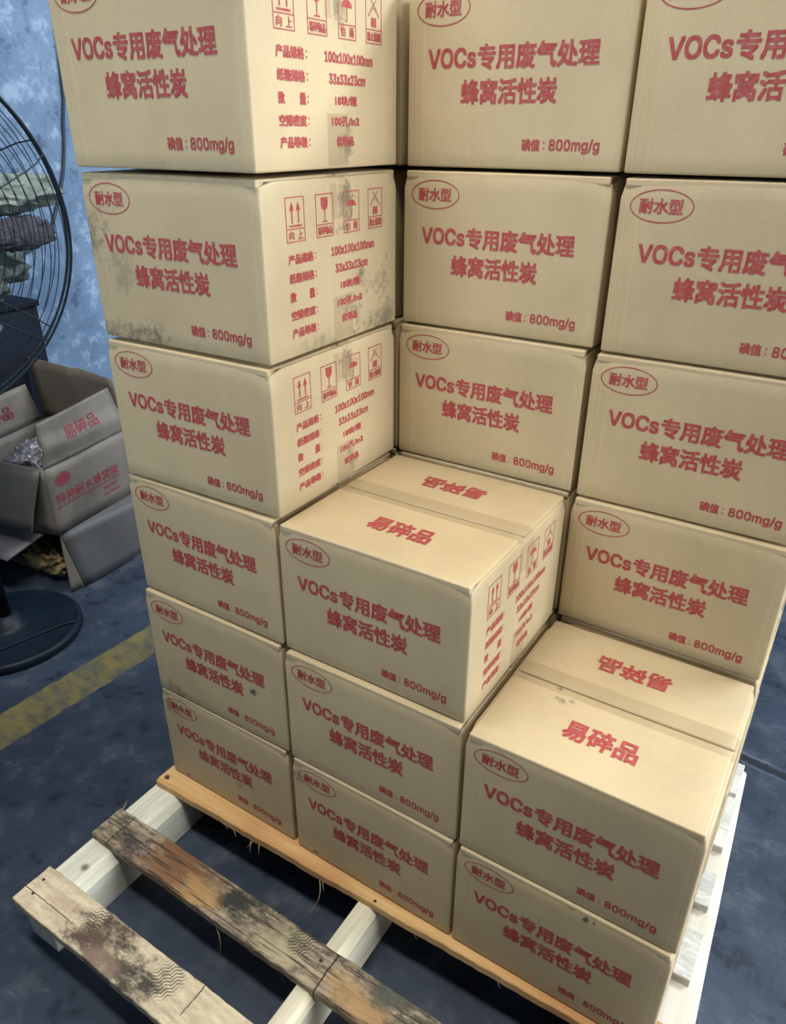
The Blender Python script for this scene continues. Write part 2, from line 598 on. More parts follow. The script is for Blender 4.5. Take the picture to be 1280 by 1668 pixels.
# ------------------------------------------------------------------ setting: floor and wall
def floor_mat():
    M = Mat('worn navy floor paint')
    P = M.obj()
    n1 = M.noise(1.6, P, 6, 0.62)
    n2 = M.noise(9, P, 7, 0.68)
    n3 = M.noise(70, P, 4, 0.7)
    c = M.mix(M.rng(n1, 0.32, 0.68), (0.017, 0.027, 0.046), (0.033, 0.048, 0.078))
    c = M.mix(M.rng(n2, 0.50, 0.70, 0, 0.62), c, (0.085, 0.098, 0.125))
    c = M.mix(M.rng(n2, 0.47, 0.33, 0, 0.75), c, (0.008, 0.012, 0.022))
    c = M.mix(M.rng(n3, 0.62, 0.80, 0, 0.5), c, (0.11, 0.13, 0.17))
    c = M.mix(M.rng(M.noise(22, P, 3, 0.5), 0.66, 0.74, 0, 0.75), c, (0.010, 0.014, 0.03))
    # thin pale scratches
    for rot, sc in ((0.5, 3.0), (-0.9, 2.2), (1.9, 3.4)):
        w = M.noise(sc, M.mapping((1, 14, 1), rot=(0, 0, rot)), 2, 0.5)
        l = M.rng(M.math('ABSOLUTE', M.math('SUBTRACT', w, 0.5)), 0.0, 0.004, 0.16, 0.0)
        c = M.mix(M.math('MULTIPLY', l, M.rng(n2, 0.45, 0.6)), c, (0.22, 0.24, 0.28))
    # worn yellow lane line running along the wall side of the pallet
    x, y = M.axis(0), M.axis(1)
    e = M.math('SUBTRACT', x, M.math('MULTIPLY', y, 0.042))
    wob = M.math('MULTIPLY', M.math('SUBTRACT', M.noise(30, P, 4, 0.6), 0.5), 0.02)
    e = M.math('ADD', e, wob)
    d = M.math('ABSOLUTE', M.math('ADD', e, 0.5535))
    line = M.rng(d, 0.056, 0.063, 1.0, 0.0)
    worn = M.math('ADD', M.math('MULTIPLY', n2, 0.6), M.math('MULTIPLY', M.noise(35, P, 5, 0.7), 0.5))
    yc = M.mix(M.rng(worn, 0.40, 0.72), (0.20, 0.165, 0.060), (0.085, 0.085, 0.060))
    c = M.mix(M.math('MULTIPLY', line, M.rng(worn, 0.80, 0.50, 0.35, 0.95)), c, yc)
    # dirt-filled joint across the slab behind the pallet
    j = M.math('ABSOLUTE', M.math('ADD', M.math('ADD', y, M.math('MULTIPLY', x, 0.12)), M.math('ADD', -0.945, wob)))
    joint = M.rng(j, 0.006, 0.013, 1.0, 0.0)
    c = M.mix(M.math('MULTIPLY', joint, 0.93), c, (0.006, 0.009, 0.016))
    edge = M.rng(M.math('ABSOLUTE', M.math('SUBTRACT', j, 0.017)), 0.0, 0.005, 0.35, 0.0)
    c = M.mix(M.math('MULTIPLY', edge, M.rng(n2, 0.45, 0.6)), c, (0.20, 0.23, 0.27))
    M.color(c)
    h = M.math('SUBTRACT', M.math('ADD', M.math('MULTIPLY', n3, 0.5), n2), M.math('MULTIPLY', joint, 3.0))
    M.bump(h, 0.25, 0.004)
    return M.set(M.rng(n2, 0.3, 0.7, 0.42, 0.7), 0.35)


def wall_mat():
    M = Mat('stained pale blue wall paint')
    P = M.obj()
    n1 = M.noise(2.2, P, 6, 0.65)
    n2 = M.noise(13, P, 6, 0.68)
    n3 = M.noise(55, P, 5, 0.7)
    c = M.mix(M.rng(n1, 0.3, 0.7), (0.105, 0.17, 0.275), (0.175, 0.265, 0.40))
    c = M.mix(M.rng(n2, 0.50, 0.66, 0, 0.75), c, (0.30, 0.40, 0.55))
    c = M.mix(M.rng(n2, 0.44, 0.32, 0, 0.85), c, (0.055, 0.085, 0.15))
    c = M.mix(M.rng(n3, 0.58, 0.68, 0, 0.6), c, (0.07, 0.10, 0.18))
    M.color(c)
    M.bump(M.math('ADD', n2, M.math('MULTIPLY', n3, 0.4)), 0.4, 0.01)
    return M.set(0.6, 0.3)


bm = bmesh.new()
rounded_box(bm, -1.9, 5.0, -3.2, 5.6, -0.10, 0.0, 0.002, 2)
tag(link('floor', mesh_from(bm, 'floor'), floor_mat()), kind='structure')
WALLM = wall_mat()
bm = bmesh.new()
rounded_box(bm, -1.90, -1.75, -3.2, 5.6, 0.0, 3.6, 0.002, 2)
tag(link('wall_left', mesh_from(bm, 'wall_left'), WALLM), kind='structure')

bm = bmesh.new()
rounded_box(bm, -1.90, 5.0, 5.6, 5.75, 0.0, 3.6, 0.002, 2)
tag(link('wall_back', mesh_from(bm, 'wall_back'), WALLM), kind='structure')

# ------------------------------------------------------------------ wooden pallet
PALE = wood('pale pine', (0.66, 0.60, 0.44), (0.50, 0.46, 0.33), knots=())
PALE_L = wood('pale pine runner', (0.76, 0.74, 0.62), (0.56, 0.57, 0.49), grain_axis=1, knots=(((0.02, -0.255, 0.09), 0.022), ((0.03, -0.262, 0.075), 0.02)))
ORANGE = wood('fresh orange pine', (0.70, 0.46, 0.21), (0.56, 0.31, 0.115), warm=(0.46, 0.22, 0.09), knots=(((-0.005, -0.028, 0.115), 0.012),))
STAINED = wood('mouldy stained board', (0.44, 0.36, 0.25), (0.20, 0.145, 0.095), stain=0.85, stain_col=(0.05, 0.044, 0.038),
               tread=(((0.46, -0.155, 0.115), 0.05, 0.6), ((0.78, -0.175, 0.115), 0.12, 0.3), ((0.04, -0.17, 0.115), 0.04, 0.2)),
               wstain=(((0.17, -0.165, 0.115), 0.13, 0.85, (0.20, 0.095, 0.042)), ((0.25, -0.185, 0.115), 0.06, 0.8, (0.42, 0.25, 0.10)),
                       ((0.335, -0.16, 0.115), 0.065, 0.95, (0.022, 0.028, 0.026)), ((0.07, -0.17, 0.115), 0.06, 0.85, (0.05, 0.043, 0.048)),
                       ((0.60, -0.19, 0.115), 0.08, 0.85, (0.40, 0.25, 0.11)), ((0.62, -0.155, 0.115), 0.05, 0.85, (0.07, 0.085, 0.07)),
                       ((0.43, -0.18, 0.115), 0.07, 0.7, (0.42, 0.37, 0.22))),
               cuts=((0, 0.022, 0.0016, -1, 1), (0, 0.524, 0.0022, -1, 1)), streak=0.9)
SOILED = wood('soiled pale board', (0.72, 0.62, 0.44), (0.56, 0.46, 0.31), stain=0.35, stain_col=(0.20, 0.15, 0.10),
              tread=(((0.315, -0.325, 0.115), 0.06, 0.6), ((0.14, -0.315, 0.115), 0.045, 1.1)),
              wstain=(((0.17, -0.335, 0.115), 0.085, 0.95, (0.085, 0.052, 0.042)), ((0.255, -0.345, 0.115), 0.075, 0.95, (0.04, 0.036, 0.032)),
                      ((0.205, -0.36, 0.115), 0.05, 0.7, (0.27, 0.19, 0.14)), ((0.06, -0.335, 0.115), 0.04, 0.5, (0.40, 0.27, 0.18))),
              cuts=((1, -0.343, 0.0012, -0.03, 0.10), (0, 0.375, 0.0014, -0.35, 0)))
WHITE = wood('whitish board', (0.72, 0.71, 0.66), (0.58, 0.58, 0.54), stain=0.35, stain_col=(0.20, 0.20, 0.18))  # near-white tone over the whole board
DARKWOOD = plain('nail hole', (0.02, 0.018, 0.015), 0.8)
SPLINT = plain('torn wood fibre', (0.62, 0.45, 0.24), 0.7, 0.2, var=0.2)

pallet = thing('wooden_pallet', 'slatted wooden pallet under the stack, three mismatched front boards bare', 'pallet', (0, 0, 0))


def board(x0, x1, y0, y1, z1, th, mat, seed, ragged=0.002, dy=0.0, nx=150):
    """Rough sawn board along x; edges wander a little, dy skews the far end."""
    bm = bmesh.new()
    def edge(x, s):
        r = noise.noise(Vector((x * 9, s * 3.1, seed))) * ragged * 1.6 + noise.noise(Vector((x * 60, s * 5.3, seed))) * ragged
        return r
    prof = [(0, 0), (0.0, 1), (1.0, 1), (1.0, 0)]
    rows = []
    ny = 6
    for i in range(nx + 1):
        u = i / nx
        x = x0 + (x1 - x0) * u
        sk = dy * u
        ya, yb = y0 + sk + edge(x, 1), y1 + sk + edge(x, 2)
        zt = z1 + noise.noise(Vector((x * 3, seed, 4))) * 0.0008
        ring = []
        rr = 0.0015
        ex0 = noise.noise(Vector((ya * 90, seed, 1))) * ragged * 2 if i in (0, nx) else 0
        pts = [(ya, z1 - th), (ya, zt - rr), (ya + rr, zt)]
        pts += [(ya + (yb - ya) * k / ny, zt + noise.noise(Vector((x * 25, k * 1.7, seed))) * 0.0006) for k in range(1, ny)]
        pts += [(yb - rr, zt), (yb, zt - rr), (yb, z1 - th)]
        for y, z in pts:
            xe = x
            if i in (0, nx):
                xe += noise.noise(Vector((y * 120, seed, 7))) * ragged * 1.5
            ring.append(bm.verts.new((xe, y, z)))
        rows.append(ring)
    for A, B in zip(rows, rows[1:]):
        n = len(A)
        for k in range(n):
            f = bm.faces.new((A[k], B[k], B[(k + 1) % n], A[(k + 1) % n]))
    bm.faces.new(rows[0]); bm.faces.new(list(reversed(rows[-1])))
    bmesh.ops.recalc_face_normals(bm, faces=bm.faces)
    return mesh_from(bm, 'top_board')


def nails(parent, pts, z):
    for x, y in pts:
        bm = bmesh.new()
        lathe(bm, [(0.0, 0.0008), (0.0022, 0.0008), (0.0028, 0.0), (0.0028, -0.004)], 12, Matrix.Translation((x, y, z)))
        link('nail_head', mesh_from(bm, 'nail_head'), DARKWOOD, parent)


TH = 0.0165
b3 = tag(link('top_board', board(-0.023, 1.03, -0.371, -0.293, FZ, TH, SOILED, 3, 0.0012, -0.010), SOILED, pallet), 'pale foremost board with brown boot marks')
b2 = tag(link('top_board', board(-0.021, 1.03, -0.204, -0.133, FZ, TH, STAINED, 11, 0.0014, -0.012), STAINED, pallet), 'dark mouldy second board')
b1 = tag(link('top_board', board(-0.018, 1.008, -0.047, 0.020, FZ, TH, ORANGE, 23, 0.0014, 0.022), ORANGE, pallet), 'fresh orange board under the front cartons')
link('top_board', board(-0.015, 1.022, 0.128, 0.222, FZ, TH, WHITE, 31, 0.001), WHITE, pallet)
link('top_board', board(-0.015, 1.017, 0.277, 0.356, FZ, TH, WHITE, 37, 0.001), WHITE, pallet)
link('top_board', board(-0.015, 1.014, 0.420, 0.560, FZ, TH, WHITE, 41, 0.001), WHITE, pallet)
link('top_board', board(-0.015, 1.010, 0.572, 0.668, FZ, TH, WHITE, 43, 0.003), WHITE, pallet)
nails(b3, ((-0.008, -0.318), (0.0, -0.345), (0.505, -0.33)), FZ)
nails(b1, ((0.0, -0.03), (0.52, -0.028), (0.525, 0.0)), FZ)
nails(b2, ((0.505, -0.165),), FZ)


def stringer(x0, x1, y0, y1, z1, mat, cham, seed, parent, skew=0.0):
    """Runner with one waney (chamfered) upper edge on the +x side."""
    bm = bmesh.new()
    rows = []
    n = 60
    for i in range(n + 1):
        y = y0 + (y1 - y0) * i / n
        w = noise.noise(Vector((y * 7, seed, 0))) * 0.0025
        w2 = noise.noise(Vector((y * 11, seed, 5))) * 0.003
        pts = [(x0, 0.0), (x0 + w * .3, z1 - .002), (x0 + .002, z1), ((x0 + x1) / 2 - cham / 2, z1 + w * .15), (x1 - cham + w2, z1),
               (x1 - cham * .45 + w2 * .6, z1 - cham * .4), (x1 + w * .4, z1 - cham * 1.1), (x1 + w * .5, z1 * .5), (x1, 0.0)]
        rows.append([bm.verts.new((x - skew * y, y, z)) for x, z in pts])
    for A, B in zip(rows, rows[1:]):
        k = len(A)
        for j in range(k):
            bm.faces.new((A[j], A[(j + 1) % k], B[(j + 1) % k], B[j]))
    bm.faces.new(list(reversed(rows[0]))); bm.faces.new(rows[-1])
    bmesh.ops.recalc_face_normals(bm, faces=bm.faces)
    return link('stringer', mesh_from(bm, 'stringer'), mat, parent)


ZS = FZ - TH
stringer(-0.024, 0.049, -0.355, 0.655, ZS, PALE_L, 0.019, 1, pallet)
stringer(0.488, 0.5255, -0.355, 0.655, ZS, wood('pale pine middle runner', (0.78, 0.72, 0.55), (0.60, 0.56, 0.42), grain_axis=1), 0.013, 2, pallet)
stringer(0.985, 1.048, -0.355, 0.665, ZS, wood('whitish runner', (0.74, 0.68, 0.58), (0.60, 0.56, 0.48), grain_axis=1), 0.004, 3, pallet, 0.046)  # whitish tone along the whole runner

rnd = random.Random(5)
for (x, y, z, dx, dy, dz, l) in ((0.30, -0.206, 0.097, .02, -.02, -.05, .055), (0.40, -0.037, 0.098, -.01, -.03, -.045, .085), (0.405, -0.037, 0.098, .02, -.02, -.02, .02),
                                 (0.185, -0.042, 0.098, .03, -.012, -.012, .02), (0.235, -0.041, 0.098, .01, -.02, -.025, .024), (0.245, -0.041, 0.098, -.012, -.02, -.012, .018), (0.255, -0.04, 0.098, .014, -.02, -.012, .02),
                                 (0.58, -0.030, 0.10, .03, -.008, -.008, .03), (0.16, -0.043, 0.098, .03, -.006, -.008, .02),
                                 (0.74, -0.026, 0.10, .03, -.012, -.008, .028), (0.84, -0.022, 0.105, .03, -.012, -.004, .026), (-0.018, -0.135, 0.112, -.006, .016, .008, .018)):
    bm = bmesh.new()
    d = Vector((dx, dy, dz)).normalized()
    pts = []
    for k in range(7):
        t = k / 6
        pts.append(Vector((x, y + .003, z)) + d * l * t + Vector((0.010 * math.sin(t * 3) * l / .06, 0.004 * t, -0.012 * t * t + 0.006 * math.sin(t * 3.1))) * (l / .06))
    tube(bm, pts, [0.0010 * (1 - 0.75 * k / 6) for k in range(7)], 6)
    link('splinter', mesh_from(bm, 'splinter'), SPLINT, pallet)

# ------------------------------------------------------------------ the printed cartons
X0, Y0 = -BW / 2, -BD / 2


def bulge(u, v):
    """Faces belly out a little; u, v in 0..1 across the face."""
    return 0.0009 * (16 * u * (1 - u) * v * (1 - v)) ** 0.7 + 0.0004 * math.sin(5.1 * u + 1.3) * math.sin(3.7 * v + .5) * min(1, 20 * u * (1 - u) * v * (1 - v))


BODY_H = BH - 0.0036


def body_warp(p):
    q = p.copy()
    u, w, t = (p.x - X0) / BW, (p.y - Y0) / BD, p.z / BODY_H
    if p.y < Y0 + 0.0005: q.y -= bulge(u, t)
    if p.y > -Y0 - 0.0005: q.y += bulge(u, t)
    if p.x > -X0 - 0.0005: q.x += bulge(w, t)
    if p.x < X0 + 0.0005: q.x -= bulge(w, t)
    if p.z > BODY_H - 0.0005 and abs(p.y) < 0.006 and abs(p.x) < -X0 - 0.006:      # hollow under the lid seam
        q.z -= 0.016
    if p.z > BODY_H - 0.007 and abs(p.x) > -X0 - 0.006 and abs(p.y) > -Y0 - 0.006:      # slit left where the flaps meet at a corner
        q.z -= 0.0050
        q.x -= math.copysign(0.0026, q.x); q.y -= math.copysign(0.0024, q.y)
    return q


# leave a hair of room so neighbours never touch
bm = bmesh.new()
rounded_box(bm, X0, -X0, Y0, -Y0, 0.0, BODY_H, 0.0034, 12, body_warp)
body_me = mesh_from(bm, 'carton_body')


def lid(y0, y1, name):
    bm = bmesh.new()
    def wp(p):
        q = p.copy()
        u = (p.x - X0) / BW
        if p.z < BODY_H - .001 and abs(p.y) < 0.145:   # thin board away from the folded edge
            q.z = BH - 0.0036
        if p.z > BODY_H + .002:
            q.z -= 0.0007 * math.sin(3.0 * u + 9 * p.y) ** 2
        return q
    rounded_box(bm, X0 + 0.0045, -X0 - 0.0045, y0, y1, BODY_H - 0.008, BH, 0.0026, 10, wp)
    return mesh_from(bm, name)


lid_f = lid(Y0 - 0.0001, -0.0018 + .003, 'lid_flap')
lid_b = lid(0.0018 + .003, -Y0 + 0.0001, 'lid_flap')


def front_place(s, t, lift):
    u, v = s / (BW * 1000), t / (BODY_H * 1000)
    return (X0 + s / 1000, Y0 - bulge(u, v) - 0.00035 - lift / 1000, t / 1000)


def side_place(s, t, lift):
    u, v = s / (BD * 1000), t / (BODY_H * 1000)
    return (-X0 + bulge(u, v) + 0.00035 + lift / 1000, Y0 + s / 1000, t / 1000)


def top_place(s, t, lift):
    return (X0 + s / 1000, Y0 + t / 1000, BH + 0.0003 + lift / 1000)


# front face
P = Print()
P.ring(56, 197, 41.5, 20.5, 1.5)
P.text('耐水型', 27, 84, 187.5, 206.5, 0.55)
oval_me = P.mesh('oval_mark', front_place)
P = Print()
P.text('VOCs', 34, 109.5, 126, 150.5, 0.95)
P.text('专用废气处理', 112, 284, 123, 153.5, 0.95)
P.text('蜂窝活性炭', 88, 231, 81, 112.5, 0.95)
product_me = P.mesh('product_lettering', front_place)
P = Print()
P.text('碘值', 186, 213, 23.5, 38.5, 0.55)
P.rect(217.5, 26, 219.5, 28); P.rect(217.5, 33, 219.5, 35)
P.text('800mg/g', 226, 297, 20.5, 39, 0.5)
value_me = P.mesh('value_lettering', front_place)

# right face: four handling marks and a table of figures
Z0, Z1, ZD = 151.2, 206.6, 167
mark_mes = []
for i, (x0, x1, word) in enumerate(((48.3, 88, '向上'), (113.2, 153.8, '易碎物品'), (178.4, 219, '怕雨'), (242.6, 282.5, '禁止翻滚'))):
    P = Print()
    P.frame(x0, Z0, x1, Z1, 1.3)
    P.rect(x0 + 1.3, ZD, x1 - 1.3, ZD + 1.3)
    if len(word) == 2:
        P.text(word[0], x0 + 5, x0 + 16, Z0 + 3.2, ZD - 1.6, 0.3)
        P.text(word[1], x1 - 16, x1 - 5, Z0 + 3.2, ZD - 1.6, 0.3)
    else:
        P.text(word, x0 + 3, x1 - 3, Z0 + 3.2, ZD - 1.6, 0.35)
    if i == 0:                                          # two arrows up on a bar
        for cx in (61.5, 75):
            P.poly([(cx - 4.6, 190), (cx + 4.6, 190), (cx, 201)])
            P.rect(cx - 1.3, 174.5, cx + 1.3, 190)
        P.rect(55, 170.2, 81.5, 172.6)
    if i == 1:                                          # wine glass
        gx = 133.5
        P.poly([(gx - 8, 202), (gx + 8, 202), (gx + 7.6, 192), (gx + 5, 187.5), (gx + 1, 185.5), (gx - 1, 185.5), (gx - 5, 187.5), (gx - 7.6, 192)])
        P.rect(gx - .9, 172.5, gx + .9, 185.8)
        P.poly([(gx - 6.5, 170.5), (gx + 6.5, 170.5), (gx + 5, 172.3), (gx - 5, 172.3)])
    if i == 2:                                          # umbrella under drops
        ux = 198.7
        P.poly([(ux + 12 * math.cos(a), 186.5 + 8.5 * math.sin(a)) for a in [math.pi * k / 20 for k in range(21)]])
        P.rect(ux - .6, 173, ux + .6, 187)
        P.ring(ux - 1.9, 173, 2.6, 2.8, .9, 12, math.pi, 2 * math.pi)
        for k, dx in enumerate((-9, -4.5, 0, 4.5, 9)):
            P.rect(ux + dx - .5, 196.5 + (k % 2) * 1.6, ux + dx + .5, 199.5 + (k % 2) * 1.6)
    if i == 3:                                          # two crossed hooks over a block
        hx = 262.5
        P.rect(hx - 6.2, 170.8, hx + 6.2, 181.5)
        P.stroke([(hx - 7, 202), (hx - 1, 197), (hx + 7, 190.5), (hx + 11.5, 184)], 1.1)
        P.stroke([(hx + 7, 202), (hx + 1, 197), (hx - 7, 190.5), (hx - 11.5, 184)], 1.1)
        P.ring(hx, 186, 5.5, 7, .9, 16, 0.2, 2.9)
        P.stroke([(hx - 13, 186), (hx - 11.5, 182.5), (hx - 10, 186)], 1.0)
        P.stroke([(hx + 13, 186), (hx + 11.5, 182.5), (hx + 10, 186)], 1.0)
    mark_mes.append(P.mesh('handling_mark', side_place))
P = Print()
V_ = Print()
for word, zc, val, vx0, vx1 in (('产品规格', 130, '100x100x100mm', 146.5, 258.5), ('纸箱规格', 105.8, '33x33x23cm', 155, 240),
                                ('数量', 81.5, '18块/箱', 167.5, 218.5), ('空隙密度', 57.2, '100孔/in2', 158.5, 224), ('产品等级', 33, '优等品', 168.5, 210)):
    if len(word) == 4:
        P.text(word, 49, 104, zc - 6.6, zc + 6.6, 0.6)
    else:
        P.text(word[0], 49, 62, zc - 6.6, zc + 6.6, 0.6); P.text(word[1], 91, 104, zc - 6.6, zc + 6.6, 0.6)
    P.rect(107.4, zc - 4.6, 109.4, zc - 2.4); P.rect(107.4, zc + 1.6, 109.4, zc + 3.8)
    V_.text(val, vx0, vx1, zc - 6.2, zc + 6.2, 0.6)
side_me = P.mesh('heading_lettering', side_place)
figure_me = V_.mesh('figure_lettering', side_place)

# lid
P = Print()
P.text('易碎品', 112, 218, 64, 105, 1.2)
lid_mes = [P.mesh('lid_lettering', top_place)]
P = Print()
P.text('易碎品', 104, 218, 234, 273, 1.2, True)
lid_mes.append(P.mesh('lid_lettering', top_place))

# tape over the lid seam and down both sides, another strip coming up from below
bm = bmesh.new()
tw = 0.0245
yc = 0.010


def strip(path, y0=yc - tw, y1=yc + tw):
    prev = None
    for (x, z) in path:
        row = [bm.verts.new((x, y0 + (y1 - y0) * k / 6, z)) for k in range(7)]
        if prev:
            for k in range(6):
                f = bm.faces.new((prev[k], prev[k + 1], row[k + 1], row[k])); f.smooth = True
        prev = row


def side_x(z, y=0.0):
    return -X0 + bulge(0.53, z / BODY_H) + 0.0002


top = [(-side_x(BH - .058 + .05 * k / 6), BH - .058 + .05 * k / 6) for k in range(6)]
top += [(X0 + .0006, BH - .003), (X0 + .0045, BH + .00012)]
top += [(X0 + .0045 + (BW - .009) * k / 14, BH + .00012) for k in range(1, 15)]
path = top + [(-x, z) for x, z in reversed(top[:7])]
strip(path, yc - tw, 0.0008)                            # the tape has split along the seam
strip(path, 0.0052, yc + tw)
low = [(-X0 - .001, .0006)] + [(side_x(.004 + .062 * k / 6), .004 + .062 * k / 6) for k in range(7)]
strip(low)
strip([(-x, z) for x, z in low])
bmesh.ops.recalc_face_normals(bm, faces=bm.faces)
tape_me = mesh_from(bm, 'packing_tape')

GROUP = 'printed cartons stacked on the pallet'
proto = thing('cardboard_box', 'x', 'carton', (0, 0, 0), 0, GROUP)
link('carton_body', body_me, KRAFT, proto)
link('lid_flap', lid_f, KRAFT_LID, proto)
link('lid_flap', lid_b, KRAFT_LID, proto)
tag(link('packing_tape', tape_me, TAPE, proto), 'brown packing tape along the seam')
tag(link('oval_mark', oval_me, RED, proto), 'red oval mark')
link('product_lettering', product_me, RED, proto)
link('value_lettering', value_me, RED, proto)
link('heading_lettering', side_me, RED, proto)
link('figure_lettering', figure_me, RED, proto)
for me in mark_mes:
    link('handling_mark', me, RED, proto)
for me in lid_mes:
    link('lid_lettering', me, RED, proto)

# x, y, turn, base height, height
BOX = {
    'A1': (-0.0059, -0.0054, -0.0079, 0.0004, 0.2261), 'A2': (-0.0042, -0.0044, -0.0009, 0.2281, 0.2310),
    'A3': (-0.0013, 0.0009, -0.0073, 0.4611, 0.2267), 'A4': (0.0007, 0.0043, 0.0209, 0.6906, 0.2271),
    'A5': (0.0003, 0.0084, 0.0221, 0.9214, 0.2315), 'A6': (0.0025, 0.0044, 0.0199, 1.1581, 0.2300),
    'B1': (0.3346, -0.0122, -0.0140, -0.0002, 0.2268), 'B2': (0.3321, -0.0082, -0.0063, 0.2270, 0.2305),
    'B3': (0.3300, 0.0015, -0.0041, 0.4579, 0.2284), 'C1': (0.6659, -0.0155, -0.0012, -0.0003, 0.2273),
    'C2': (0.6660, -0.0113, -0.0002, 0.2281, 0.2302), 'D4': (0.3313, 0.3389, -0.0036, 0.6888, 0.2296),
    'D5': (0.3340, 0.3437, 0.0073, 0.9209, 0.2311), 'D6': (0.3397, 0.3425, 0.0073, 1.1561, 0.2300),
    'E3': (0.6664, 0.3328, -0.0069, 0.4553, 0.2293), 'E4': (0.6687, 0.3393, -0.0021, 0.6866, 0.2304),
    'E5': (0.6747, 0.3437, -0.0015, 0.9193, 0.2326), 'E6': (0.6747, 0.3419, -0.0008, 1.1555, 0.2300),
    'D1': (0.3330, 0.3400, 0.0, 0.0004, 0.2280), 'D2': (0.3325, 0.3395, 0.0, 0.2290, 0.2285), 'D3': (0.3320, 0.3390, 0.0, 0.4580, 0.2295),
    'F1': (-0.0040, 0.3420, 0.0, 0.0004, 0.2270), 'F2': (-0.0050, 0.3430, 0.0, 0.2280, 0.2290), 'F3': (-0.0030, 0.3440, 0.0, 0.4580, 0.2290),
    'F4': (-0.0040, 0.3460, 0.0, 0.6880, 0.2300), 'F5': (-0.0200, 0.3470, 0.004, 0.9190, 0.2310), 'F6': (-0.0020, 0.3480, 0.0, 1.1560, 0.2300),
    'E1': (0.6680, 0.3400, 0.0, 0.0004, 0.2260), 'E2': (0.6670, 0.3370, 0.0, 0.2270, 0.2275),
}
LABEL = {
    'A1': 'bottom carton of the tall left front stack, dulled print, standing on the orange board end',
    'A2': 'second carton from the bottom of the tall left stack, grey scuff right of its lettering',
    'A3': 'third carton from the bottom of the tall left stack, left of the taped middle lid',
    'A4': 'fourth carton up the tall left stack, its printed side rising over the middle lid',
    'A5': 'fifth carton up the tall left stack, smudged with black dirt on front and side',
    'A6': 'topmost carton of the tall left stack, its side bleached by daylight',
    'B1': 'bottom carton of the three-high middle front stack, standing on the orange board',
    'B2': 'middle carton of the three-high stack in the front centre',
    'B3': 'top carton of the three-high front centre stack, taped lid and printed side bare',
    'C1': 'bottom carton of the two-high right front stack, chipped black spot on its top edge',
    'C2': 'upper carton of the two-high right front stack, its taped lid nearest the camera',
    'D4': 'lowest carton showing in the rear middle column, right behind the middle lid',
    'D5': 'rear middle column carton with its full front in view, second one above the middle lid',
    'D6': 'top carton of the rear middle column, cut by the upper edge of the photo',
    'E3': 'lowest carton showing in the rear right column, right behind the front right lid',
    'E4': 'second carton showing up the rear right column, two above the front right lid',
    'E5': 'third carton showing up the rear right column, oval mark in view, just below the topmost',
    'E6': 'topmost carton of the rear right column, in the upper right corner of the photo',
}
HID = 'brown carton in the rear row, hidden behind the front stacks'
BMAT = {'A1': KRAFT_LOW, 'A2': KRAFT_SCUFF, 'A4': KRAFT_TAPE_DIRT, 'A5': KRAFT_DIRTY, 'A6': KRAFT_TAPE_DIRT, 'B1': KRAFT_LOW, 'C1': KRAFT_CHIP}
rows = ('A1', 'A2', 'A3', 'A4', 'A5', 'A6', 'B1', 'B2', 'B3', 'C1', 'C2', 'D4', 'D5', 'D6', 'E3', 'E4', 'E5', 'E6',
        'F5', 'D1', 'D2', 'D3', 'E1', 'E2', 'F1', 'F2', 'F3', 'F4', 'F6')
roots = {k: (proto if i == 0 else copy_tree(proto)) for i, k in enumerate(rows)}
for key, r in roots.items():
    x, y, a, z, h = BOX[key]
    r.location = (x + 0.3282 / 2, y + 0.3259 / 2, FZ + max(z, 0.0012))
    r.rotation_euler = (0, 0, a)
    r.scale = (1, 1, (h - 0.0010) / BH)
    r['label'] = LABEL.get(key, HID)
    if key in BMAT:
        for ch in r.children:
            if ch.name.startswith('carton_body'):
                ch.material_slots[0].link = 'OBJECT'
                ch.material_slots[0].material = BMAT[key]

SEAM_SHADE = plain('black seam shade', (0.012, 0.012, 0.012), 0.9, 0.1)
for k in ('B3', 'C2'):                                  # black strip added under the lid seam, standing in for its shade
    bm = bmesh.new()
    rounded_box(bm, X0 + .012, -X0 - .012, -0.006, 0.012, BODY_H - .0135, BODY_H - .0095, .0008, 2)
    tag(link('seam_shade_strip', mesh_from(bm, 'seam_shade_strip'), SEAM_SHADE, roots[k]), 'black strip standing in for shade in the lid seam')
LID_SCUFF = cardboard('kraft lid cardboard with dark scuffs', creases=False, stains=(((-0.080, -0.030, BH), 0.022, 0.7, (1, 1, .2)), ((-0.060, -0.022, BH), 0.014, 0.7, (1, 1, .2)), ((-0.088, -0.004, BH), 0.012, 0.95, (1, 1, .2))))
for ch in roots['C2'].children:
    if ch.name.startswith('lid_flap'):
        ch.material_slots[0].link = 'OBJECT'
        ch.material_slots[0].material = LID_SCUFF

# ------------------------------------------------------------------ old cartons by the wall
OLD = cardboard('old grey-brown cardboard', (0.185, 0.165, 0.142), creases=False, grime=0.45)
OLD_IN = cardboard('old cardboard inside', (0.15, 0.13, 0.105), creases=False, grime=0.4)
GREYCARD = cardboard('dusty grey cardboard', (0.075, 0.075, 0.082), creases=False, grime=0.8)
TH2 = 0.004
p0 = Vector((-0.957, 0.420, FZ + 0.085))
e1 = Vector((-0.186, 0.9825, 0)); e2 = Vector((-0.9825, -0.186, 0)); ez = Vector((0, 0, 1))
K1L, K1D, K1H = 0.37, 0.335, 0.222


def k1(u, v, w):
    return p0 + e1 * u + e2 * v + ez * w


oc = thing('open_carton', 'old open carton with raised flaps by the wall, red oval and red print', 'carton', tuple(p0))


def local(o, root):
    o.data.transform(Matrix.Translation(-Vector(root.location)))


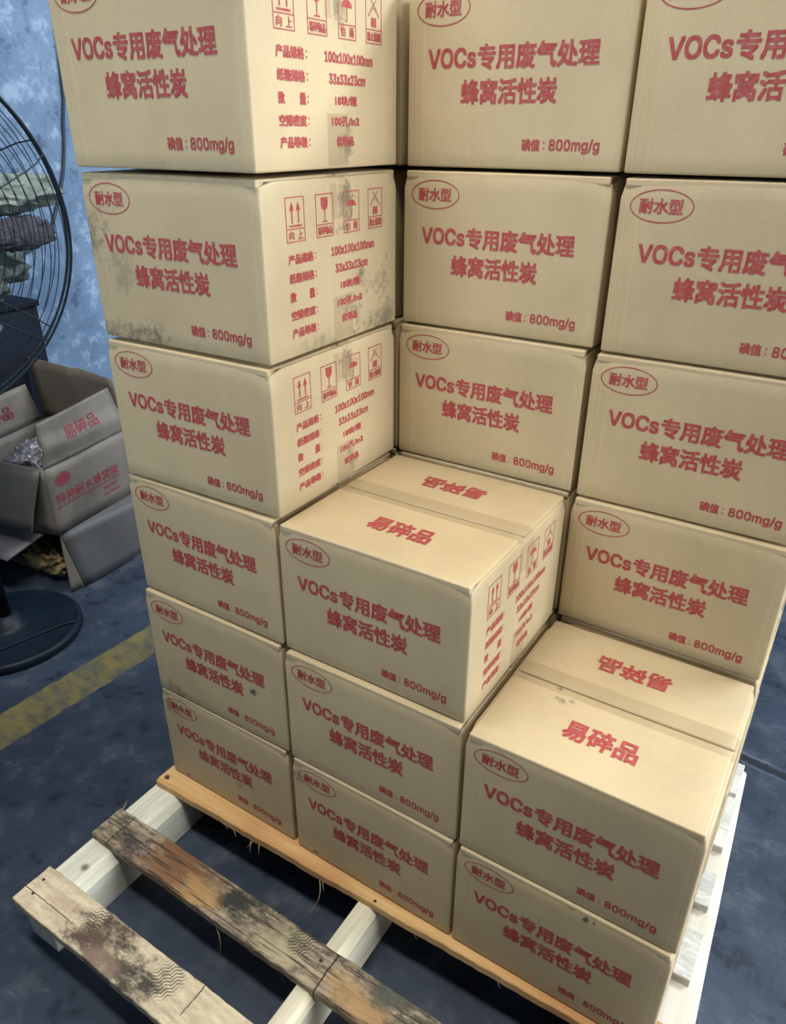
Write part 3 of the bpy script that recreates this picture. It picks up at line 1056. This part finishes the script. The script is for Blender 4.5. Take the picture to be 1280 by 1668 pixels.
def panel(name, quad, mat, root, th=TH2, nx=8, ny=6, warp=None, label=None):
    bm = bmesh.new()
    slab(bm, quad, th, nx, ny, warp)
    bmesh.ops.recalc_face_normals(bm, faces=bm.faces)
    o = link(name, mesh_from(bm, name), mat, root)
    local(o, root)
    if label: o['label'] = label
    return o


# the four walls and bottom are one body
bm = bmesh.new()
hw = TH2 / 2
slab(bm, (k1(0, hw, 0), k1(K1L, hw, 0), k1(K1L, hw, K1H), k1(0, hw, K1H)), TH2)
slab(bm, (k1(0, K1D, 0), k1(K1L, K1D, 0), k1(K1L, K1D, K1H), k1(0, K1D, K1H)), TH2)
slab(bm, (k1(hw, 0, 0), k1(hw, K1D, 0), k1(hw, K1D, K1H), k1(hw, 0, K1H)), TH2)
slab(bm, (k1(K1L, 0, 0), k1(K1L, K1D, 0), k1(K1L, K1D, K1H), k1(K1L, 0, K1H)), TH2)
slab(bm, (k1(0, 0, hw), k1(K1L, 0, hw), k1(K1L, K1D, hw), k1(0, K1D, hw)), TH2)
bmesh.ops.recalc_face_normals(bm, faces=bm.faces)
o = link('carton_body', mesh_from(bm, 'open_carton_body'), OLD, oc); local(o, oc)
# flaps
def flap_bend(u, v):
    return 0.012 * max(0, 1 - abs(v - 0.42 + .12 * u) / 0.3) + .003 * math.sin(5 * u)


fr = (k1(0.002, 0.002, K1H), k1(K1L, 0.002, K1H), k1(K1L - .02, 0.03, K1H + .148), k1(0.028, 0.025, K1H + .130))
panel('carton_flap', fr, OLD, oc, warp=flap_bend, nx=14, ny=14, label='right flap printed in red')
fb = (k1(K1L, 0.0, K1H), k1(K1L, K1D + .02, K1H - .01), k1(K1L + .005, K1D + .045, K1H + .205), k1(K1L - .02, 0.02, K1H + .170))
panel('carton_flap', fb, OLD_IN, oc, warp=lambda u, v: 0.010 * math.sin(u * 3.1) + (0.012 if u < .45 else 0) * v, nx=14, label='tall back flap bent along a crease')
fl = (k1(0.0, K1D, K1H), k1(K1L - .03, K1D, K1H), k1(K1L - .05, K1D + .02, K1H + .13), k1(0.02, K1D + .02, K1H + .12))
panel('carton_flap', fl, OLD, oc, warp=lambda u, v: 0.006 * math.sin(u * 4))
ff = (k1(-.004, 0.012, K1H - .004), k1(-.004, K1D, K1H - .004), k1(-.050, K1D - .03, 0.035), k1(-.050, 0.050, 0.028))
panel('carton_flap', ff, cardboard('ribbed flap cardboard', (0.10, 0.096, 0.085), creases=False, grime=0.3,
      fold_lines=tuple((0, -0.10 - .018 * k, .004, .9) for k in range(8))), oc, warp=lambda u, v: 0.004 * math.sin(v * 3), label='ribbed front flap hanging down')
# printing on the right wall and its flap
P = Print()
Q0, Qu, Qv = k1(0, 0, 0) - Vector(oc.location), e1, ez
nrm = -e2


def k1_place(s, t, lift):
    p = Q0 + Qu * (s / 1000) + Qv * (t / 1000) + nrm * (0.0008 + lift / 1000)
    return p


P.ring(62, 170, 33, 21, 2.2)
P.disc(62, 170, 28, 16.5)
link('oval_mark', P.mesh('old_oval_mark', k1_place), OLD_RED, oc)
P = Print()
P.text('特种耐水蜂窝炭', 22, 300, 94, 130, 0.5)
P.rect(22, 84, 300, 86.2)
for k in range(34):                                     # a line of tiny worn print
    P.rect(24 + k * 8, 88, 24 + k * 8 + 5 - (k % 3), 91)
for k in range(5):
    P.rect(222 + k * 13, 62, 222 + k * 13 + 9, 72); P.rect(218 + k * 16, 42, 218 + k * 16 + 12 - k % 2 * 4, 50)
link('side_lettering', P.mesh('old_side_lettering', k1_place), OLD_RED, oc)
P = Print()
P.text('易碎品', 100, 262, 60, 104, 0.7)
a_, b_, c_, d_ = [Vector(q) - Vector(oc.location) for q in fr]
nf = (b_ - a_).cross(d_ - a_).normalized()


def fl_place(s, t, lift):
    u, v = s / (K1L * 1000), t / 148.0
    p = (a_ * (1 - u) + b_ * u) * (1 - v) + (d_ * (1 - u) + c_ * u) * v
    w = flap_bend(u, v)
    n = nf if nf.dot(Vector((1, 0, 0))) > 0 else -nf
    return p + nf * w + n * (TH2 / 2 + 0.0012 + lift / 1000)


link('flap_lettering', P.mesh('old_flap_lettering', fl_place), OLD_RED, oc)
g0, g1, g2, g3 = [Vector(q) - Vector(oc.location) for q in fl]
ng = (g1 - g0).cross(g3 - g0).normalized()
ng = ng if ng.dot(Vector((1, 0, 0))) > 0 else -ng
P = Print()
P.text('易碎品', 90, 250, 45, 90, 0.7)


def left_place(s, t, lift):
    u, v = s / (K1L * 1000), t / 130.0
    return (g0 * (1 - u) + g1 * u) * (1 - v) + (g3 * (1 - u) + g2 * u) * v + ng * (0.010 + lift / 1000)


link('flap_lettering', P.mesh('old_left_flap_lettering', left_place), OLD_RED, oc)

# lower carton lying on its side, mouth toward the fan
lc = thing('flattened_carton', 'dusty grey carton lying on the floor beneath the open carton', 'carton', (-0.96, 0.43, 0.0))
zt = FZ + 0.081
bm = bmesh.new()
slab(bm, ((-0.967, 0.432, zt), (-0.985, 0.80, zt), (-0.950, 0.80, 0.003), (-0.938, 0.456, 0.003)), TH2, warp=lambda u, v: .004 * math.sin(u * 7) * math.sin(v * 5))
slab(bm, ((-0.965, 0.430, zt - .002), (-0.985, 0.80, zt - .002), (-1.36, 0.78, zt - .002), (-1.34, 0.41, zt - .002)), TH2)
slab(bm, ((-1.34, 0.41, 0.003), (-1.36, 0.78, 0.003), (-1.36, 0.78, zt), (-1.34, 0.41, zt)), TH2)
slab(bm, ((-0.96, 0.80, 0.003), (-1.36, 0.78, 0.003), (-1.36, 0.78, zt), (-0.985, 0.80, zt)), TH2)
slab(bm, ((-0.942, 0.47, 0.003), (-0.95, 0.80, 0.003), (-1.36, 0.78, 0.003), (-1.34, 0.42, 0.003)), TH2)
bmesh.ops.recalc_face_normals(bm, faces=bm.faces)
o = link('carton_body', mesh_from(bm, 'lower_carton_body'), GREYCARD, lc); local(o, lc)
panel('carton_flap', ((-0.967, 0.430, zt), (-0.938, 0.456, 0.004), (-0.945, 0.412, 0.004), (-0.967, 0.428, zt - .01)), OLD_IN, lc, 0.003, label='narrow brown side flap')
panel('carton_flap', ((-1.025, 0.428, zt - .003), (-1.345, 0.405, zt - .003), (-1.36, 0.25, FZ + .035), (-1.045, 0.288, FZ + .032)),
      cardboard('dark flap cardboard', (0.10, 0.10, 0.115), creases=False, grime=0.5), lc, 0.0035, warp=lambda u, v: .006 * math.sin(u * 3), label='dark flap sticking out over the floor')


def crumple(name, centre, size, seed, mat, parent=None, sub=5, amp=0.35, freq=3.0, flat=0.0, fold=(1, 1), label=None, cat=None):
    """Creased, crumpled film or cloth: ridged noise on an ellipsoid."""
    bm = bmesh.new()
    bmesh.ops.create_icosphere(bm, subdivisions=sub, radius=1.0)
    for v in bm.verts:
        d = v.co.normalized()
        p = Vector((d.x, d.y * fold[0], d.z * fold[1])) * freq + Vector((seed * 3.1, seed * 1.7, seed))
        r = 0
        a = 1.0
        for k in range(3):
            r += (1 - abs(noise.noise(p))) ** 3 * a
            p = p * 2.03 + Vector((1.3, 4.1, 2.2)); a *= 0.5
        rad = 1 - amp + amp * r * 0.8 + 0.25 * noise.noise(d * 1.4 + Vector((seed, 0, 0)))
        q = Vector((d.x * size[0], d.y * size[1], d.z * size[2])) * rad
        if flat and q.z < -size[2] * flat:
            q.z = -size[2] * flat + (q.z + size[2] * flat) * 0.05
        v.co = q
    for i in range(3):                                  # keep it inside its stated size
        lo = min(v.co[i] for v in bm.verts); hi = max(v.co[i] for v in bm.verts)
        for v in bm.verts:
            v.co[i] = ((v.co[i] - lo) / (hi - lo) * 2 - 1) * size[i]
    for f in bm.faces: f.smooth = True
    o = link(name, mesh_from(bm, name), mat, parent)
    o.location = centre
    if label: tag(o, label, cat)
    return o


def foil_mat(name, cols, rough, metal, scale=30):
    M = Mat(name)
    n = M.noise(scale, None, 5, 0.6, 1.0)
    M.color(M.mix(M.rng(n, 0.35, 0.65), cols[0], cols[1]))
    M.bump(M.noise(scale * 1.6, None, 4, 0.6, 1.5), 0.8, 0.01)
    return M.set(rough, 0.5, metal)


SILVER = foil_mat('silver plastic film', ((0.42, 0.40, 0.46), (0.70, 0.68, 0.74)), 0.22, 0.75)
GOLD = foil_mat('yellow crumpled wrapper', ((0.16, 0.12, 0.06), (0.48, 0.36, 0.16)), 0.4, 0.15, 18)
SACK = foil_mat('pale green woven sack', ((0.11, 0.14, 0.125), (0.22, 0.26, 0.225)), 0.65, 0.0, 12)
SACK2 = foil_mat('grey green woven sack', ((0.06, 0.08, 0.075), (0.12, 0.15, 0.135)), 0.65, 0.0, 12)
CLOTH = foil_mat('dusky purple cloth', ((0.022, 0.022, 0.034), (0.05, 0.047, 0.065)), 0.8, 0.0, 14)

f = crumple('foil_bag', tuple(k1(0.13, 0.15, K1H - .055)), (0.115, 0.115, 0.095), 4, SILVER, amp=0.5, freq=3.4,
            label='shiny silver plastic bag stuffed in the open carton', cat='bag')
crumple('crumpled_wrapper', (-1.115, 0.475, 0.062), (0.125, 0.07, 0.062), 9, GOLD, amp=0.45, freq=2.6, flat=0.9,
        label='crumpled yellow wrapper in the mouth of the grey carton', cat='wrapper')

# ------------------------------------------------------------------ cabinet, sacks, cable by the wall
NAVY = plain('dark navy enamel', (0.005, 0.008, 0.017), 0.6, 0.2, var=0.3, scale=9)
cab = thing('steel_cabinet', 'dark navy metal cabinet by the pale blue wall behind the fan', 'cabinet', (-1.57, 0.45, 0.0))
CT = FZ + 0.69
bm = bmesh.new(); rounded_box(bm, -1.735, -1.412, 0.10, 0.80, 0.0, CT - .02, 0.004, 2)
o = link('cabinet_body', mesh_from(bm, 'cabinet_body'), NAVY, cab); local(o, cab)
bm = bmesh.new(); rounded_box(bm, -1.740, -1.402, 0.095, 0.805, CT - .02, CT, 0.004, 2)
o = link('cabinet_top', mesh_from(bm, 'cabinet_top'), NAVY, cab); local(o, cab)
for yy in (0.105, 0.455):
    bm = bmesh.new(); rounded_box(bm, -1.413, -1.405, yy, yy + .34, 0.05, CT - .03, 0.003, 2)
    o = link('cabinet_door', mesh_from(bm, 'cabinet_door'), NAVY, cab); local(o, cab)
    bm = bmesh.new(); tube(bm, [(-1.405, yy + (.30 if yy < .3 else .04), .40), (-1.385, yy + (.30 if yy < .3 else .04), .41), (-1.385, yy + (.30 if yy < .3 else .04), .50), (-1.405, yy + (.30 if yy < .3 else .04), .51)], .005)
    h_ = link('handle', mesh_from(bm, 'handle'), NAVY, o); local(h_, cab)

crumple('woven_sack', (-1.46, 0.61, CT + .118), (0.16, 0.23, 0.117), 2, SACK2, amp=0.45, freq=1.5, fold=(1.5, .6), flat=0.9,
        label='grey green crumpled sack slumped on the dark cabinet behind the fan', cat='sack')
crumple('dark_cloth', (-1.30, 0.70, CT + .225), (0.05, 0.14, 0.052), 6, CLOTH, amp=0.4, freq=1.3, fold=(1.6, .5),
        label='dusky purple cloth squeezed between two sacks behind the fan', cat='cloth')
crumple('woven_sack', (-1.42, 0.71, CT + .328), (0.16, 0.28, 0.074), 12, SACK, amp=0.42, freq=1.5, fold=(1.3, .8),
        label='pale green crumpled sack topmost behind the fan, one corner poking out', cat='sack')

bm = bmesh.new()
cp = [(-1.742, 1.36, FZ + 2.2), (-1.742, 1.33, FZ + 1.7), (-1.742, 1.292, FZ + 1.30), (-1.742, 1.272, FZ + 1.22), (-1.742, 1.258, FZ + 1.14), (-1.742, 1.235, FZ + 1.06), (-1.742, 1.20, FZ + .975), (-1.742, 1.14, FZ + .87), (-1.742, 1.04, FZ + .80), (-1.742, 0.95, FZ + .77)]
tube(bm, cp, 0.0055, 8)
tag(link('hanging_cable', mesh_from(bm, 'hanging_cable'), plain('dark cable sheath', (0.02, 0.035, 0.06), 0.5)),
    'dark cable hanging down the pale blue wall left of the stack', 'cable')

# ------------------------------------------------------------------ floor fan
FANM = plain('dark blue black enamel', (0.0035, 0.009, 0.017), 0.5, 0.25, var=0.25, scale=14)
WIRE = plain('dark fan guard wire', (0.014, 0.024, 0.036), 0.45, 0.5)
BLADE = plain('grey fan blade', (0.06, 0.063, 0.07), 0.5, 0.4, var=0.15)
bc = Vector((-0.909, 0.173, 0.0))
fan = thing('floor_fan', 'big round floor fan with dark wire guard and disc base, cut by the left edge', 'fan', tuple(bc))
bm = bmesh.new()
lathe(bm, [(0.0, 0.0), (0.200, 0.0), (0.204, 0.004), (0.203, 0.020), (0.198, 0.026), (0.190, 0.0275), (0.184, 0.0250), (0.178, 0.0255), (0.120, 0.029), (0.060, 0.031), (0.045, 0.04), (0.035, 0.07), (0.0, 0.07)], 96)
link('fan_base', mesh_from(bm, 'fan_base'), FANM, fan)
hub = Vector((-0.913, 0.085, 0.972 + FZ))
az, ti = -0.317, -0.193
n = Vector((math.cos(az) * math.cos(ti), math.sin(az) * math.cos(ti), math.sin(ti)))
fa = Vector((0, 0, 1)).cross(n).normalized(); fb_ = n.cross(fa)
R = 0.456


def fp(r, a, d):
    return hub + (fa * math.cos(a) + fb_ * math.sin(a)) * r + n * d - bc


bm = bmesh.new()
tube(bm, [(0, 0, 0.06), (0, -0.001, 0.5), tuple(hub - bc - n * .17 - Vector((0, 0, .03)))], [0.019, 0.017, 0.017], 16)
link('fan_pole', mesh_from(bm, 'fan_pole'), FANM, fan)
bm = bmesh.new()
Mx = Matrix((( *fa, ), ( *fb_, ), ( *n, ))).transposed().to_4x4()
Mx.translation = hub - bc
lathe(bm, [(0, -.20), (.05, -.20), (.085, -.185), (.09, -.10), (.085, -.05), (.03, -.045), (0, -.045)], 40, Mx)
link('motor_housing', mesh_from(bm, 'motor_housing'), FANM, fan)
bm = bmesh.new()
lathe(bm, [(0, .05), (.035, .048), (.055, .03), (.06, -.03), (0, -.03)], 32, Mx)
link('blade_hub', mesh_from(bm, 'blade_hub'), BLADE, fan)
for k in range(3):
    bm = bmesh.new()
    a0 = 0.95 + k * 2 * math.pi / 3
    rows = []
    for i in range(13):
        r = 0.05 + 0.315 * i / 12
        w = 0.24 + 0.30 * math.sin(min(1, i / 9) * 1.5)
        if i > 9: w *= 1 - (i - 9) * 0.07
        row = []
        for j in range(9):
            s = j / 8 - .5
            row.append((r, a0 + s * 2 * w, -s * 0.075 - 0.004))
        rows.append(row)
    top = [[bm.verts.new(fp(*q)) for q in row] for row in rows]
    bot = [[bm.verts.new(fp(q[0], q[1], q[2] - .002)) for q in row] for row in rows]
    for A, B, fl_ in ((top, None, 0), (bot, None, 1)):
        for i in range(12):
            for j in range(8):
                q = (A[i][j], A[i + 1][j], A[i + 1][j + 1], A[i][j + 1])
                f = bm.faces.new(q if not fl_ else tuple(reversed(q))); f.smooth = True
    for i in range(12):
        bm.faces.new((top[i][0], bot[i][0], bot[i + 1][0], top[i + 1][0]))
        bm.faces.new((top[i][8], top[i + 1][8], bot[i + 1][8], bot[i][8]))
    bm.faces.new([top[12][j] for j in range(9)] + [bot[12][j] for j in reversed(range(9))])
    link('fan_blade', mesh_from(bm, 'fan_blade'), BLADE, fan)


def dome(r):
    """depth of the guard at radius r."""
    return 0.085 * math.sqrt(max(0, 1 - (r / R) ** 2)) ** 0.9


for sgn, nm, lab in ((1, 'front_guard', 'front wire guard'), (-1, 'rear_guard', 'rear wire guard')):
    bm = bmesh.new()
    for k in range(17):
        r = 0.075 + (R - 0.075) * (k / 16) ** 0.9
        rad = 0.0038 if k == 16 else 0.0011
        d = sgn * (0.012 + dome(r) * (1.0 if sgn > 0 else 0.95))
        tube(bm, [fp(r, 2 * math.pi * i / 96, d) for i in range(96)], rad, 6, True)
    for k in range(6):
        a = math.radians(-36 + 60 * k) + (0.06 if sgn < 0 else 0)
        pts = []
        for i in range(15):
            r = 0.06 + (R - 0.06) * i / 14
            pts.append(fp(r, a, sgn * (0.0145 + dome(r) * (1.0 if sgn > 0 else 0.95))))
        tube(bm, pts, 0.0019, 6)
    bm2 = link(nm, mesh_from(bm, nm), WIRE, fan)
    bm2['label'] = lab
bm = bmesh.new()
Mb = Mx.copy(); Mb.translation = hub - bc + n * .10
lathe(bm, [(0, .006), (.06, .004), (.078, -.002), (.078, -.010), (0, -.012)], 40, Mb)
link('badge_plate', mesh_from(bm, 'badge_plate'), BLADE, fan)
# its own lead lying over the base rim
bm = bmesh.new()
pts = [(0.03, -0.10, .036), (0.09, -0.11, .0335), (0.107, -0.017, .0325), (0.124, 0.05, .0320), (0.130, 0.087, .0315), (0.151, 0.122, .0300)]
cur = []
for i in range(len(pts) - 1):
    for t in range(4):
        a, b = Vector(pts[i]), Vector(pts[i + 1])
        cur.append(a.lerp(b, t / 4))
cur.append(Vector(pts[-1]))
for _ in range(3):
    cur = [cur[0]] + [(cur[i - 1] + cur[i] * 2 + cur[i + 1]) / 4 for i in range(1, len(cur) - 1)] + [cur[-1]]
tube(bm, cur, 0.003, 8)
link('power_lead', mesh_from(bm, 'power_lead'), FANM, fan)
